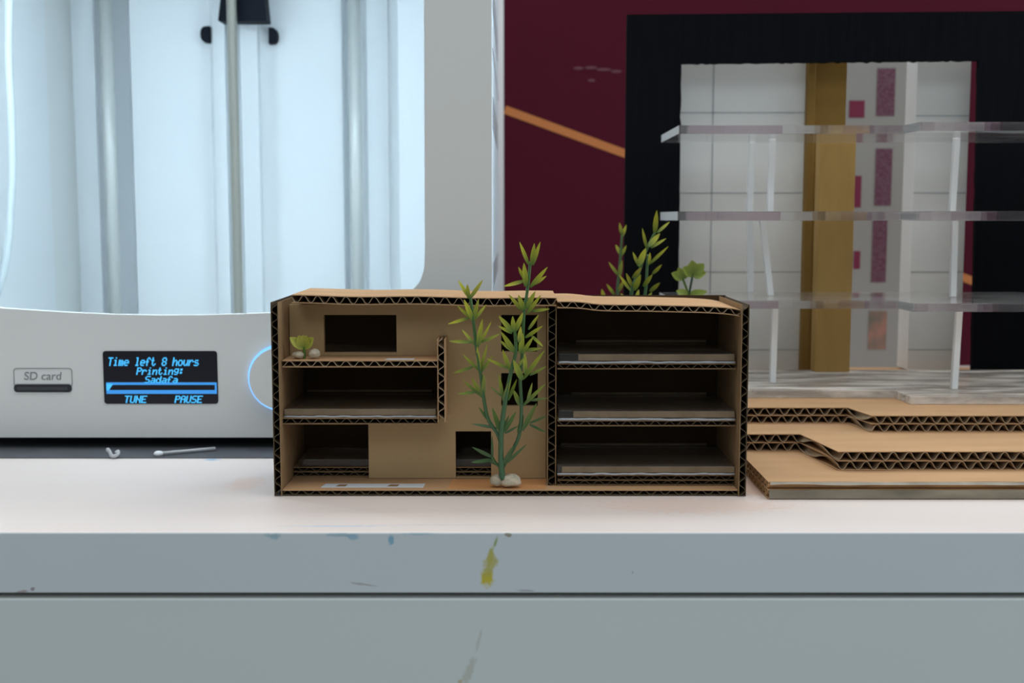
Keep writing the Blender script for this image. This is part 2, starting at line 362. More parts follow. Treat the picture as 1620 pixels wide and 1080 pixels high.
# roofs
ztL0 = PZ(479, BI); ztL1 = PZ(467, BI)
xl0 = PXX(462, 470, BI)
def dzl(x): return -0.0016 * (x - xl0) / (dx1 - xl0) + 0.0003 * math.sin(x * 90)
mb = MB(); sheet(mb, xl0, dx1 - 0.0001, BI - 0.002, BR - 0.0045, ztL0 - .0003, ztL1 + 0.0002, lambda u, v, w: (u, v, w + dzl(u)), pitch=0.0079, flute_t=0.0003)
mb.build('roof_panel', CM, box)
YRF = BI - 0.008
ztR0 = PZ(487.5, YRF); ztR1 = PZ(476.5, YRF)
RT = [(0, 0), (.10, 0), (.16, 1.8), (.22, 4.2), (.30, 5), (.46, 5.2), (.8, 7.5), (.9, 9), (.96, 11), (1.01, 14)]
def dzr(x, v):
    t = (x - dx1) / (BX1 - wl - dx1)
    for (a0, b0), (a1, b1) in zip(RT, RT[1:]):
        if t <= a1: return -0.00035 * (b0 + (b1 - b0) * max(0, (t - a0)) / (a1 - a0))
    return -0.00035 * 14
mb = MB(); sheet(mb, dx1 + 0.0002, BX1 - wl - 0.0003, YRF, BR - 0.0045, ztR0, ztR1, lambda u, v, w: (u, v, w + dzr(u, v)), pitch=0.0079, flute_t=0.0003)
mb.build('roof_panel', CM, box)
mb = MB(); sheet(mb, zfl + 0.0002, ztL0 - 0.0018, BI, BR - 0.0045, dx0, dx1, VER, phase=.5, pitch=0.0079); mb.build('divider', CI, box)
# back panel
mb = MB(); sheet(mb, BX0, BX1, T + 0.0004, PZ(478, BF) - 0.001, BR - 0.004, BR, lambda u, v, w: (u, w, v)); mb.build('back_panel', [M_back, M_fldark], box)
# partition with the cut window openings
YP = 0.6905
def pp(px, py): q = P(px, py, YP); return (q.x, q.z)
def hole(x0, x1, y0, y1): a = pp(x0, y1); b = pp(x1, y0); return rect(a[0], b[0], a[1], b[1])
px0, px1 = BX0 + wl + 0.0004, dx0 - 0.0003
ztop = ztL0 - 0.0022
zA0 = pp(500, 575)[1]; zB0 = pp(500, 672)[1]
# outline leaves the storeys on the left open
xo = pp(700, 600)[0]; xd = pp(583, 700)[0]
zf = zfl + 0.0003
wA = pp(500, 558)[1]
outer = [(xd, zf), (px1, zf), (px1, ztop), (px0, ztop), (px0, pp(500, 562)[1]), (pp(690, 0)[0], pp(500, 562)[1]), (pp(690, 0)[0], pp(500, 662)[1]), (xd, pp(500, 662)[1])]
mb = MB()
mb.prism([outer, hole(513, 627, 498, 557.5), hole(793, 850, 498, 556), hole(793, 851, 590, 642), hole(721, 777, 682, 756)], YP, YP + 0.0038, XZ)
mb.build('partition_wall', M_part, box)
# left shelves
def shelf(px0_, px1_, y0, y1, front, back, mats=CI, **k):
    a = P(px0_, y1, front); b = P(px1_, y0, front); m = MB()
    sheet(m, a.x, b.x, front, back, a.z, b.z, HOR, pitch=0.0079, **k); return m.build('shelf', mats, box)
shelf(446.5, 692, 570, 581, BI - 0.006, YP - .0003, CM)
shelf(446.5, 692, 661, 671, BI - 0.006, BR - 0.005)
def slab(name, a, b, m, parent, bev=0.0004): q = MB(); q.box(a, b); return q.build(name, m, parent, bevel=bev)
def acr(px0_, px1_, y0, y1, front, back, edge=True, paper=None):
    a = P(px0_, y1, front); b = P(px1_, y0, front)
    o = slab('acrylic_sheet', (a.x, front, a.z + 0.0001), (b.x, back, b.z), M_acbox, box, 0.0003)
    if edge:
        m = MB(); n = 40
        # irregular bright bead of glue along the lower front edge
        pts = [(a.x + (b.x - a.x) * i / n, front - 0.0004, a.z + 0.0006 + 0.0004 * noise.noise(Vector((i * 0.35, y0, 0)))) for i in range(n + 1)]
        m.tube(pts, [0.0005 + 0.00035 * abs(noise.noise(Vector((i * 0.5, y0, 3)))) for i in range(n + 1)], 6)
        m.build('glue_bead', M_acedge, o, smooth=True)
    if paper:
        m = MB(); p0_ = P(paper[0], y0, front); p1_ = P(paper[1], y0, front); hh = b.z - a.z
        m.box((p0_.x, front - .0003, a.z + hh * .30), (p1_.x, front - .0001, b.z - hh * .05)); m.build('paper_or_back_edge', M_kedge, o)
        m = MB(); m.box((p0_.x + .002, back - .0006, b.z + .0002), (p1_.x - .006, back - .0002, b.z + .0016)); m.build('paper_or_back_edge', M_kedge, o)  # rear strip added to draw the acrylic's pale back edge; no paper there
    return o
acr(449, 690, 646, 660.5, BI - 0.004, BR - 0.006, paper=(450, 689))
# short upright that closes the shelf end
mb = MB(); a = P(692.5, 668, BI - 0.006); b = P(704, 537, BI - 0.006); sheet(mb, a.z, b.z, BI - 0.0065, YP - .0003, a.x, b.x, VER, pitch=0.0079); mb.build('shelf_upright', CM, box)
# right shelves
XR = 1164
for (fy0, fy1, ay0, pl_) in ((575, 584, 559.5, 915), (665, 674, 649.5, 907)):
    shelf(882, XR, fy0, fy1, BI - .002, BR - 0.005)
    acr(884, XR - 1, ay0, fy0 - 0.4, BI - 0.002, BR - 0.006, paper=(pl_, XR - 2))
a = P(882, 769.5, BI); b = P(XR, 751.5, BI)
m = MB(); sheet(m, a.x, b.x, BI, BR - 0.005, zfl + 0.0002, b.z, HOR, layers=2, pitch=0.0079); m.build('raised_floor', CI, box)
acr(881.5, XR - 1, 737, 751, BI - 0.002, BR - 0.006, paper=(889, XR - 2))
# rear shelves behind the partition
for fy0, fy1, ay0, x0_ in ((575, 584, 559.5, px0), ):
    za, zb = PZ(584, BI), PZ(575.5, BI); m = MB(); sheet(m, px0, dx0 - .0003, YP + 0.0042, BR - 0.005, za, zb, HOR); m.build('shelf', CI, box)
    slab('acrylic_sheet', (px0 + .002, YP + 0.0045, zb + .0001), (dx0 - .001, BR - 0.006, zb + 0.0045), M_acbox, box)
m = MB(); sheet(m, px0, dx0 - .0003, YP + 0.0042, BR - 0.005, zfl + 0.0002, PZ(751.5, BI), HOR, layers=2, pitch=0.0079); m.build('raised_floor', CI, box)
slab('acrylic_sheet', (px0 + .003, YP + 0.0045, PZ(751.5, BI) + .0001), (dx0 - .001, BR - 0.006, PZ(751.5, BI) + 0.0045), M_acbox, box)
# paper strips and warm tape on the floor
def strip(name, px0_, px1_, z, y0, y1, m, par=box, th=0.00015):
    x0 = PXX(px0_, 770, (y0+y1)/2); x1 = PXX(px1_, 770, (y0+y1)/2); q = MB(); r = 0.0015
    q.prism([[(x0 + r, y0), (x1 - r*0.4, y0), (x1, y1), (x0 + 2*r, y1)]], z, z + th, XY); return q.build(name, m, par)
s1 = strip('paper_label', 505, 672, zfl + 0.00005, 0.6665, 0.6765, M_paper)
for a_, b_ in ((528, 549), (609, 631)): strip('paper_mark', a_, b_, zfl + 0.00022, 0.669, 0.6738, M_cardin, s1)
strip('paper_label', 607, 658, P(500, 570, BI - .006).z + 0.0001, 0.668, 0.674, M_paper)
M_tape = mat('orange_brown_tape', (0.62, 0.30, 0.12), 0.5)
strip('tape_patch', 706, 864, zfl + 0.00005, 0.6635, 0.6885, M_tape)

# ---------------------------------------------------------------- plastic plants
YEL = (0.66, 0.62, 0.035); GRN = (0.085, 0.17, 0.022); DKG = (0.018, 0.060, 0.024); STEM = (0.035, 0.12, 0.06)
def lerp(a, b, t): return tuple(x + (y - x) * t for x, y in zip(a, b))
def leaf(mb, base, direc, L, W, c0, c1, curl=0.0, n=7, nrm=None, pw=0.8):
    base = Vector(base); d = Vector(direc).normalized()
    side = d.cross(nrm or Vector((0, -1, 0.25)));
    if side.length < 0.15: side = d.cross(Vector((1, 0, 0)))
    side.normalize(); up = side.cross(d).normalized()
    rings = []
    for i in range(n + 1):
        t = i / n
        wd = W * 0.5 * (math.sin(math.pi * min(1, (t * 0.90 + 0.09)) ** 0.85) ** pw) + 0.00006
        p = base + d * (L * t) + up * (curl * L * t * t)
        th = 0.0003 * (1 - 0.6 * t)
        c = lerp(c0, c1, min(1, t * 1.5))
        rings.append([mb.vert(p + side * wd + up * wd * 0.3, c), mb.vert(p + up * th, lerp(c, (0.1, 0.2, 0.05), .2)), mb.vert(p - side * wd + up * wd * 0.3, c), mb.vert(p - up * th, c)])
    for a, b in zip(rings, rings[1:]):
        for k in range(4):
            m = (k + 1) % 4; mb.face(a[k], a[m], b[m], b[k])
    mb.face(*rings[0]); mb.face(*reversed(rings[-1]))
def pebble(c, r, sq, seed, parent):
    bm = bmesh.new(); bmesh.ops.create_icosphere(bm, subdivisions=3, radius=1)
    for v in bm.verts:
        k = 1 + 0.28 * noise.noise(v.co * 1.5 + Vector((seed, 0, 0))) + 0.08 * noise.noise(v.co * 4 + Vector((seed, 5, 0)))
        v.co = Vector((v.co.x * sq[0], v.co.y * sq[1], v.co.z * sq[2])) * r * k
    lo = min(v.co.z for v in bm.verts)
    me = bpy.data.meshes.new('pebble')
    for v in bm.verts: v.co += Vector(c) - Vector((0, 0, lo))
    bm.to_mesh(me); bm.free(); me.materials.append(M_peb)
    for p in me.polygons: p.use_smooth = True
    o = bpy.data.objects.new('pebble', me); C.objects.link(o); o.parent = parent; o.matrix_parent_inverse = Matrix.Translation(-parent.location)
    return o
def smoothpath(pts, n=6):
    out = []
    for i in range(len(pts) - 1):
        p0 = Vector(pts[max(i-1, 0)]); p1 = Vector(pts[i]); p2 = Vector(pts[i+1]); p3 = Vector(pts[min(i+2, len(pts)-1)])
        for k in range(n):
            t = k / n
            out.append(0.5 * ((2*p1) + (p2-p0)*t + (2*p0-5*p1+4*p2-p3)*t*t + (3*p1-p0-3*p2+p3)*t*t*t))
    out.append(Vector(pts[-1])); return out
def Yp(py):          # the stems lean gently forward as they rise
    t = (757 - py) / 360; return 0.668 - 0.022 * min(1.0, max(0, t) * 1.5)
def stem_tube(plant, pix, yfun, yoff=0.0, r0=0.0012, r1=0.0008, start=None):
    pts = [P(x, y, yfun(y) + yoff) for x, y in pix]
    if start: pts = [Vector(start)] + pts
    pts = smoothpath(pts); n = len(pts); mb = MB()
    mb.tube(pts, [r0 + (r1 - r0) * i / n for i in range(n)], 8, cols=[lerp(STEM, GRN, i / n * 0.6) for i in range(n)])
    mb.build('stem', M_leaf, plant, smooth=True)
def leaves(plant, lst, yfun, rng, yoff=0.0, tone=None, wscale=1.0):
    """lst of (base x, base y, tip x, tip y, width in pixels)"""
    mb = MB()
    for bx_, by_, tx_, ty_, wd in lst:
        yb = yfun(by_) + yoff; yt = yb + rng.uniform(-0.004, 0.0012)
        b = P(bx_, by_, yb); t = P(tx_, ty_, yt); d = t - b
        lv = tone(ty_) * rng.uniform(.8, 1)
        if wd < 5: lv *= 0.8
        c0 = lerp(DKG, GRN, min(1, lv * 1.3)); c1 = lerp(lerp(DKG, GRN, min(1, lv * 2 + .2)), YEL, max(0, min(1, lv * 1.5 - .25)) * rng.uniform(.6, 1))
        leaf(mb, b, d, d.length * 1.14, wd * yb / FPX * wscale * 0.98, c0, c1, curl=rng.uniform(-.04, .10), nrm=Vector((rng.uniform(-.5, .5), -1, rng.uniform(-.2, .5))))
    mb.build('foliage', M_leaf, plant)
rng = random.Random(5)
plant = empty('plastic_plant', P(795, 762, 0.668) * 1, 'tall plastic plant with three leafy stems rising in front of the cardboard house', 'plant')
plant.location.z = zfl + 0.0003
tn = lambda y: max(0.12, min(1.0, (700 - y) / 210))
stem_tube(plant, [(796, 757), (793, 720), (792, 700), (786, 684), (772, 662), (765, 628), (760, 589), (753, 545), (749, 508), (744, 468)], Yp, -0.0005)
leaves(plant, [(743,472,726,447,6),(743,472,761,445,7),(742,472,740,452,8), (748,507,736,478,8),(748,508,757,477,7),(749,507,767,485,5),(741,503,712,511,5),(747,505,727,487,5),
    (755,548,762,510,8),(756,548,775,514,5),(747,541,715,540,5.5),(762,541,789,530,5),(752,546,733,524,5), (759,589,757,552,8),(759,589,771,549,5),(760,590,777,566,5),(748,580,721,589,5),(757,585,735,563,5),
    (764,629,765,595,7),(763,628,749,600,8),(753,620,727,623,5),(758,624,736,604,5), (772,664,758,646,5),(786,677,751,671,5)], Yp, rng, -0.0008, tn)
stem_tube(plant, [(796, 757), (795, 742), (799, 733), (812, 710), (822, 685), (825, 642), (823, 600), (826, 560), (828, 514), (829.5, 491), (835, 454), (839, 414)], Yp, 0.0015, r0=.0011)
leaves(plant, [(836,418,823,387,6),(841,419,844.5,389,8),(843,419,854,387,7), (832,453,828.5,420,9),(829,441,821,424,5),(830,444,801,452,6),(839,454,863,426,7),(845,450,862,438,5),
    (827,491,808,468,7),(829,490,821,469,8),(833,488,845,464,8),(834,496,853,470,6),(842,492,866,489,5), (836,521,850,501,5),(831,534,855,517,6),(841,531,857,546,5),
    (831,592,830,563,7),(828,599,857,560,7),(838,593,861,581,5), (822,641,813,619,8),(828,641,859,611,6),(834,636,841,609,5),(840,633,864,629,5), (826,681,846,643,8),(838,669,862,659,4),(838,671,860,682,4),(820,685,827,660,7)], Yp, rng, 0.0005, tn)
stem_tube(plant, [(796, 757), (793, 740), (793, 686), (799, 636), (808, 590), (816, 555), (814, 522)], Yp, -0.003, r0=0.0017)
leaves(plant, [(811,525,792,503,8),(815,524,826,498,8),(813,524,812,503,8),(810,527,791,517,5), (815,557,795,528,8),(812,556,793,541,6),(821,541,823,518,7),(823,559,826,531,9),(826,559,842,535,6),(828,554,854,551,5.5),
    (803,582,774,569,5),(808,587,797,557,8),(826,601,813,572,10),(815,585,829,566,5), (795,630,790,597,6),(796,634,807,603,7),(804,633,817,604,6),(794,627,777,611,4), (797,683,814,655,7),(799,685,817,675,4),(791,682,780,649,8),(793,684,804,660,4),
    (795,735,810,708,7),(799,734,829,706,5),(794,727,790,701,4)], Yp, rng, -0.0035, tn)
stem_tube(plant, [(796, 757), (792, 740), (784, 732), (778, 722)], Yp, 0.0, r0=0.0009)
leaves(plant, [(779,723,751,709,6),(779,727,749,731,6),(779,725,779,693,4),(788,736,770,727,4)], Yp, rng, 0.0, tn)
zb = zfl + 0.00035
pc = P(807, 755, 0.668); pebble((pc.x, 0.667, zb), 0.0048, (1.35, .95, .75), 3, plant)
pc = P(785, 755, 0.668); pebble((pc.x, 0.667, zb), 0.0034, (0.95, .9, 1.0), 7, plant)

sp = empty('plastic_sprig', (P(481, 555, .674).x, 0.674, P(500, 570, BI - .006).z), 'tiny yellow green plastic sprig on pebbles, inside the upper left shelf of the small house', 'plant')
mb = MB(); zs = sp.location.z + 0.0003
b = P(481, 549, 0.674)
for ang, ln, wd in ((-52, .0105, .0058), (-18, .0085, .006), (20, .0085, .006), (50, .0100, .0056), (-78, .006, .0035), (4, .0085, .005)):
    a = math.radians(ang); leaf(mb, b, (math.sin(a), -0.35, math.cos(a)), ln, wd, (0.36, 0.40, 0.06), (0.52, 0.52, 0.08), curl=0.22)
mb.build('foliage', M_leaf, sp)
mb = MB(); mb.tube([(b.x, b.y, zs), b], 0.0009, 8, cols=[GRN, GRN]); mb.build('stem', M_leaf, sp)
pebble((P(472, 555, .674).x, .6735, zs), 0.0026, (1.3, 1, .8), 11, sp); pebble((P(497, 555, .674).x, .6735, zs), 0.0027, (1.2, 1, 1.0), 15, sp)

# ---------------------------------------------------------------- the large terraced model (right)
ZB1, ZB2, ZB3, ZAC = T + 0.010, T + 0.0211, T + 0.0319, T + 0.0373
XE = 0.62
big = empty('terraced_building_model', (0.35, 0.80, T), 'large terraced model with stacked cardboard steps, clear floors and a black framed back wall', 'architectural model')
# base board: flutes run sideways, so the front shows the liners
bx = P(1215, 788, 0.653).x
mb = MB()
mpb = lambda u, v, w: (v + 0.0006 * noise.noise(Vector((v * 30, w * 400, 0))) * 0, u, w + 0.00035 * noise.noise(Vector((v * 25, 0, round(w, 3) * 90))) * (1 if w > T + .002 else 0))
def base_ribs(mb):
    X0 = bx
    for k in range(3):
        wz = (T + 0.0005, T + 0.0052, ZB1 - 0.0003)[k]
        t = 0.0005
        n = 90; mb.cur = 0
        def yf(x): return 0.6535 + 0.0008 * noise.noise(Vector((x * 40, k * 7, 0)))
        uu = [X0 + (XE - X0) * i / n for i in range(n + 1)]
        mb.ribbon(uu, lambda u: wz - (0.0005 * max(0, noise.noise(Vector((u * 22, 4, k)))) if k == 2 else 0), t, yf, lambda u: 1.0, HOR)
    mb.cur = 1
    for w0, w1, ph in ((T + 0.0007, T + 0.0049, 0.4), (T + 0.0055, ZB1 - 0.0007, 2.2)):
        wc = (w0 + w1) / 2; A = (w1 - w0) / 2 * .95
        n = int(0.345 / 0.0085 * 12); y0 = 0.6545
        mb.ribbon([y0 + 0.345 * i / n for i in range(n + 1)], lambda u: wc + A * math.sin(2 * math.pi * (u - y0) / 0.0085 + ph), 0.0010, lambda u: X0 + 0.0003, lambda u: XE, lambda u, v, w: (v, u, w))
base_ribs(mb)
M_fl2 = mat('brown_fluted_edge', (0.62, 0.38, 0.19), 0.8, 0.2, noise_amt=0.4, nscale=150, stretch=(.3, 1, 1))
mb.build('base_board', [M_card, M_fl2], big)
# grey paper tape wrapping the lower front edge of the base
mb = MB(); n = 120; bot, top = [], []
for i in range(n + 1):
    x = bx + 0.0005 + (XE - bx - .001) * i / n
    y = 0.6528
    bot.append(mb.vert((x, y, T + 0.0006))); top.append(mb.vert((x, y, T + 0.0054 + 0.0004 * noise.noise(Vector((x * 60, 0, 2))))))
n0 = len(mb.v)
for i in range(n): mb.face(bot[i], bot[i+1], top[i+1], top[i])
tp = mb.build('edge_tape', M_grey, big); sm = tp.modifiers.new('solid', 'SOLIDIFY'); sm.thickness = 0.0004; sm.offset = 0

mb = MB(); bot, top = [], []
for i in range(n + 1):
    x = bx + 0.001 + (XE - bx - .002) * i / n
    bot.append(mb.vert((x, 0.6524, ZB1 - 0.0016 - 0.0007 * noise.noise(Vector((x * 35, 0, 5)))))); top.append(mb.vert((x, 0.6528, ZB1 - 0.0001 + 0.0003 * noise.noise(Vector((x * 30, 0, 8))))))
for i in range(n): mb.face(bot[i], bot[i+1], top[i+1], top[i])
tp = mb.build('torn_liner', mat('pale_torn_liner', (0.55, 0.50, 0.42), .8, .2, noise_amt=.3, nscale=70), big); sm = tp.modifiers.new('solid', 'SOLIDIFY'); sm.thickness = 0.0004; sm.offset = 0

def stepfun(xa, ya, xb, yb):
    def f(x):
        if x <= xa: return ya
        if x >= xb: return yb
        return ya + (yb - ya) * (x - xa) / (xb - xa)
    return f
XLH = 0.06      # the upper steps run on behind the small house
# lower step
x1a = P(1265, 714, 0.7396).x; x1b = P(1325, 744, 0.683).x
f2 = stepfun(x1a, 0.7396, x1b, 0.683)
jag = lambda u: (0.0016 * max(0, noise.noise(Vector((u * 170, 0, 9))) + .15) + 0.0004 * noise.noise(Vector((u * 900, 3, 0)))) if u > 0.215 else 0
mb = MB(); sheet(mb, bx + 0.0003, XE, f2, 0.99, ZB1, ZB2, HOR, layers=2, jag=jag, breaks=(x1a, x1b), pitch=0.0092, flute_t=.0004)
mb.build('step_board', CM, big)
x2a = P(1340, 670, 0.777).x; x2b = P(1378, 684, 0.7446).x
f3 = stepfun(x2a, 0.777, x2b, 0.7446)
mb = MB(); sheet(mb, XLH, XE, f3, 0.99, ZB2 + .0001, ZB3, HOR, layers=2, breaks=(x2a, x2b), pitch=0.0088, phase=1.0, flute_t=.0004)
mb.build('step_board', CM, big)
# acrylic floors
xa = P(1415, 630, 0.817).x; xb = P(1440, 640, 0.789).x
XFL = 0.1120
def floorplate(z0, z1, back, hazy=M_ac, xl=XFL, yo=0.0):
    mb = MB(); mb.prism([[(xl, 0.817 + yo), (xa, 0.817 + yo), (xb, 0.789 + yo), (XE - .01, 0.789 + yo), (XE - .01, back), (xl, back)]], z0, z1, XY)
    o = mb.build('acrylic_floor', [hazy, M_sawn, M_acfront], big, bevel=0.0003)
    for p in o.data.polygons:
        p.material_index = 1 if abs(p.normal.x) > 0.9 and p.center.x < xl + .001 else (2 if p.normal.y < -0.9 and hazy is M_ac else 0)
    return o
floorplate(ZB3 + .0002, ZAC, 0.931, M_acbase)
ZF = [(PZ(493, .79), PZ(480, .79)), (PZ(349, .79), PZ(334, .79)), (PZ(207, .79), PZ(193, .79))]
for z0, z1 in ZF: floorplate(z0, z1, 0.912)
LV = [ZAC] + [z for p in ZF for z in p]      # landing heights
def post(x0_, x1_, lvl, Y0, Y1=None, s=0.0021):
    zlo = LV[2 * lvl] + 0.0001; zhi = LV[2 * lvl + 1] - 0.0001; Y1 = Y1 or Y0
    mb = MB(); a = (x0_, Y0); b = (x1_, Y1)
    i = [mb.vert((a[0] + dx * s, a[1] + dy * s, zlo)) for dx, dy in ((-1,-1),(1,-1),(1,1),(-1,1))] + [mb.vert((b[0] + dx * s, b[1] + dy * s, zhi)) for dx, dy in ((-1,-1),(1,-1),(1,1),(-1,1))]
    for q in ((3,2,1,0),(4,5,6,7),(0,1,5,4),(1,2,6,5),(2,3,7,6),(3,0,4,7)): mb.face(*[i[k] for k in q])
    mb.build('post', M_post, big, bevel=0.0003)
X_ = lambda px, py, Y: P(px, py, Y).x
post(X_(1222, 605, .857), X_(1226, 495, .857), 0, .857)
post(X_(1509, 612, .825), X_(1517, 495, .825), 0, .825)
post(X_(1219, 465, .872), X_(1206, 350, .872), 1, .872)
post(X_(1187, 462, .908), X_(1187, 350, .908), 1, .908)
post(X_(1507, 468, .86), X_(1510, 350, .86), 1, .86)
post(X_(1186, 330, .908), X_(1190, 205, .908), 2, .908)
post(X_(1218, 330, .872), X_(1222, 207, .872), 2, .872)
post(X_(1506, 330, .86), X_(1514, 200, .86), 2, .86)
# black framed wall
YB = 0.934
def bp(x, y): q = P(x, y, YB); return (q.x, q.z)
def jline(a, b, n, amp, sd):
    out = []
    for i in range(n):
        t = i / n; out.append((a[0] + (b[0] - a[0]) * t + amp * noise.noise(Vector((i * .9, sd, 0))), a[1] + (b[1] - a[1]) * t + amp * noise.noise(Vector((i * .9, sd, 7)))))
    return out
o1, o2, o3, o4 = bp(1072, 592), bp(1538, 592), bp(1549, 96), bp(1078, 101)
o1 = (o1[0], ZB3 + 0.0042)
o2 = (o2[0], ZB3 + .0042)
outer = [(bp(988, 300)[0], ZB3), (XE, ZB3), (XE, bp(1600, 13)[1]), (bp(992, 23)[0], bp(992, 23)[1])]
hole_b = jline(o1, o2, 10, 0, 1) + jline(o2, o3, 24, 0.0008, 2) + jline(o3, o4, 70, 0.0011, 3) + jline(o4, o1, 30, 0.0012, 4)
mb = MB(); mb.prism([outer, hole_b], YB, YB + 0.005, XZ); mb.build('black_wall', M_blkcard, big)['label'] = 'black painted wall with a large opening'
# golden cardboard column in front, brown channel behind
def pbox(name, x0, x1, y0p, Y0, Y1, zlo, m, par=big, ztop=None):
    a = P(x0, 500, Y0); b = P(x1, y0p, Y0); return slab(name, (a.x, Y0, zlo), (b.x, Y1, ztop or b.z), m, par)
pbox('cardboard_column', 1291, 1355, 211, 0.9165, 0.930, ZAC + .0001, M_gold)
mb = MB(); a = P(1276, 300, 0.95); b = P(1339, 300, 0.95); zt = PZ(70, .95)
mb.prism([[(a.x, .952), (a.x + .0045, .95), (a.x + .007, .958), (b.x, .958), (b.x, .966), (a.x, .966)]], ZB3 + .0001, zt, XY); mb.build('cardboard_channel', [M_golddark], big)
# white foam panels with scored floor lines
def foam(x0, x1, Y0, Y1, ytop, lines, vl=()):
    a = P(x0, 570, Y0); b = P(x1, 300, Y0); zt = PZ(ytop, Y0)
    o = slab('white_panel', (a.x, Y0, ZB3 + .001), (b.x, Y1, zt), M_foam, big)
    for ly in lines:
        z = PZ(ly, Y0); mb = MB(); mb.box((a.x, Y0 - 0.0002, z - 0.0005), (b.x, Y0 + .0001, z + 0.0005)); mb.build('scored_line', M_foamline, o)
    for vx, wd in vl:
        x = P(vx, 300, Y0).x; mb = MB(); mb.box((x - wd, Y0 - 0.0002, ZB3 + .002), (x + wd, Y0 + .0001, zt - .001)); mb.build('scored_line', M_foamline, o)
foam(1040, 1274, 0.962, 0.968, 60, (178, 305, 430, 553), ((1126, .0006),))
foam(1436, 1529, 0.962, 0.989, 60, (183, 305, 430, 553))

# plants beside and on the large model
tb = lambda y: 0.75
def flat(Y): return lambda y: Y
e = empty('plastic_plant', (P(1003, 500, .808).x, .808, ZB3), 'plastic plant against the black wall, its tip touching the end of a clear floor', 'plant')
rr = random.Random(21)
stem_tube(e, [(1000, 520), (999, 462), (1008, 438), (1014, 421), (1023, 394), (1036, 368)], flat(.808), start=(P(1003, 500, .808).x, .808, ZB3 + .001), r0=.0014)
stem_tube(e, [(1010, 520), (1021, 462), (1023, 436), (1025, 402)], flat(.812), start=(P(1003, 500, .808).x, .810, ZB3 + .001), r0=.0012)
leaves(e, [(1036,369,1039,337,8),(1040,368,1057,353,5),(1023,392,1017,365,5),(1026,390,1042,372,9),(1030,392,1051,379,5),(1028,417,1054,393,5),(1009,418,1002,401,5),(1010,421,1020,396,10),(1026,419,1028,402,6),
    (1032,433,1045,420,6),(1000,453,991,434,6),(1003,459,1012,437,9),(1018,453,1031,436,7),(1028,461,1042,448,7),(998,460,981,438,5),(1006,476,1010,460,6),(995,481,983,466,6),(1020,478,1030,464,6),(1001,440,1013,424,7)], flat(.806), rr, 0, tb)
pebble((P(1003, 500, .808).x + .004, .808, ZB3 + .0001), 0.0045, (1.3, 1, .7), 21, e)
e = empty('plastic_plant', (P(979, 500, .885).x, .885, ZB3), 'dim plastic plant before the maroon board, left of the black wall', 'plant')
stem_tube(e, [(978, 520), (977, 462), (979, 436), (982, 402), (984, 372)], flat(.885), start=(P(979, 500, .885).x, .885, ZB3 + .001), r0=.0013)
leaves(e, [(984,371,981,354,6),(984,375,990,358,5),(982,403,975,389,6),(982,405,990,390,5),(978,435,964,417,5),(979,441,984,415,7),(972,466,961,451,5),(978,462,986,444,6),(957,474,953,459,7)], flat(.885), rr, 0, tb)
pebble((P(979, 500, .885).x - .004, .885, ZB3 + .0001), 0.0045, (1.3, 1, .7), 40, e)
s2 = empty('plastic_sprig', (P(1090, 460, .875).x, .875, ZF[0][1]), 'small round leaved plastic sprig standing on the lowest raised clear floor', 'plant')
mb = MB(); zz = ZF[0][1] + .0002; pb = Vector((s2.location.x, .875, zz)); q1 = P(1096, 434, .875); q2 = P(1080, 440, .875)
mb.tube([pb, q1], .0008, 8, cols=[DKG, DKG]); mb.tube([pb, q2], .0008, 8, cols=[GRN, GRN]); mb.build('stem', M_leaf, s2)
mb = MB(); Y2 = (.40, .50, .08)
for b_, ang, ln, wd in ((q1, -10, .012, .009), (q1, 45, .012, .009), (q1, 85, .010, .008), (q1, -60, .011, .008), (q2, -70, .011, .007), (q2, -30, .010, .007), (q2, 20, .009, .006), (pb, 80, .014, .006), (pb, -75, .012, .006)):
    a = math.radians(ang); leaf(mb, b_, (math.sin(a), -0.3, math.cos(a)), ln, wd, (.20, .28, .05), Y2, curl=.25)
mb.build('foliage', M_leaf, s2)

# ---------------------------------------------------------------- maroon board, poster and slotted rail behind
YM = 1.26
mbd = empty('display_board', (0.5, YM, T), 'maroon display board with an orange diagonal line standing at the back of the worktop', 'board')
slab('board_panel', (P(797, 300, YM).x, YM, T), (1.2, YM + 0.02, T + 0.75), M_maroon, mbd)
mb = MB(); a = P(790, 170, YM - .001); b = P(1560, 452, YM - .001); dx = b - a; nx = Vector((-dx.z, 0, dx.x)).normalized() * 0.0042
a2 = P(797.5, 172.5, YM - .001); a = a + dx * 0.011
mb.prism([[((a - nx).x, (a - nx).z), ((b - nx).x, (b - nx).z), ((b + nx).x, (b + nx).z), ((a + nx).x, (a + nx).z)]], YM - .0006, YM, XZ); mb.build('diagonal_stripe', M_orange, mbd)
# faint scuff
M_scuff = mat('pale_scuff', (0.13, 0.04, 0.06), 0.7)
mb = MB()
for i, (x, y, ww) in enumerate(((915, 108, 8), (935, 107, 10), (955, 110, 12), (975, 113, 9), (936, 127, 6))):
    p = P(x, y, YM); s = YM / FPX; mb.prism([[(p.x + ww * s * math.cos(t * .7854), p.z + 2.2 * s * math.sin(t * .7854)) for t in range(8)]], YM - .0004, YM, XZ)
mb.build('scuff_mark', M_scuff, mbd)

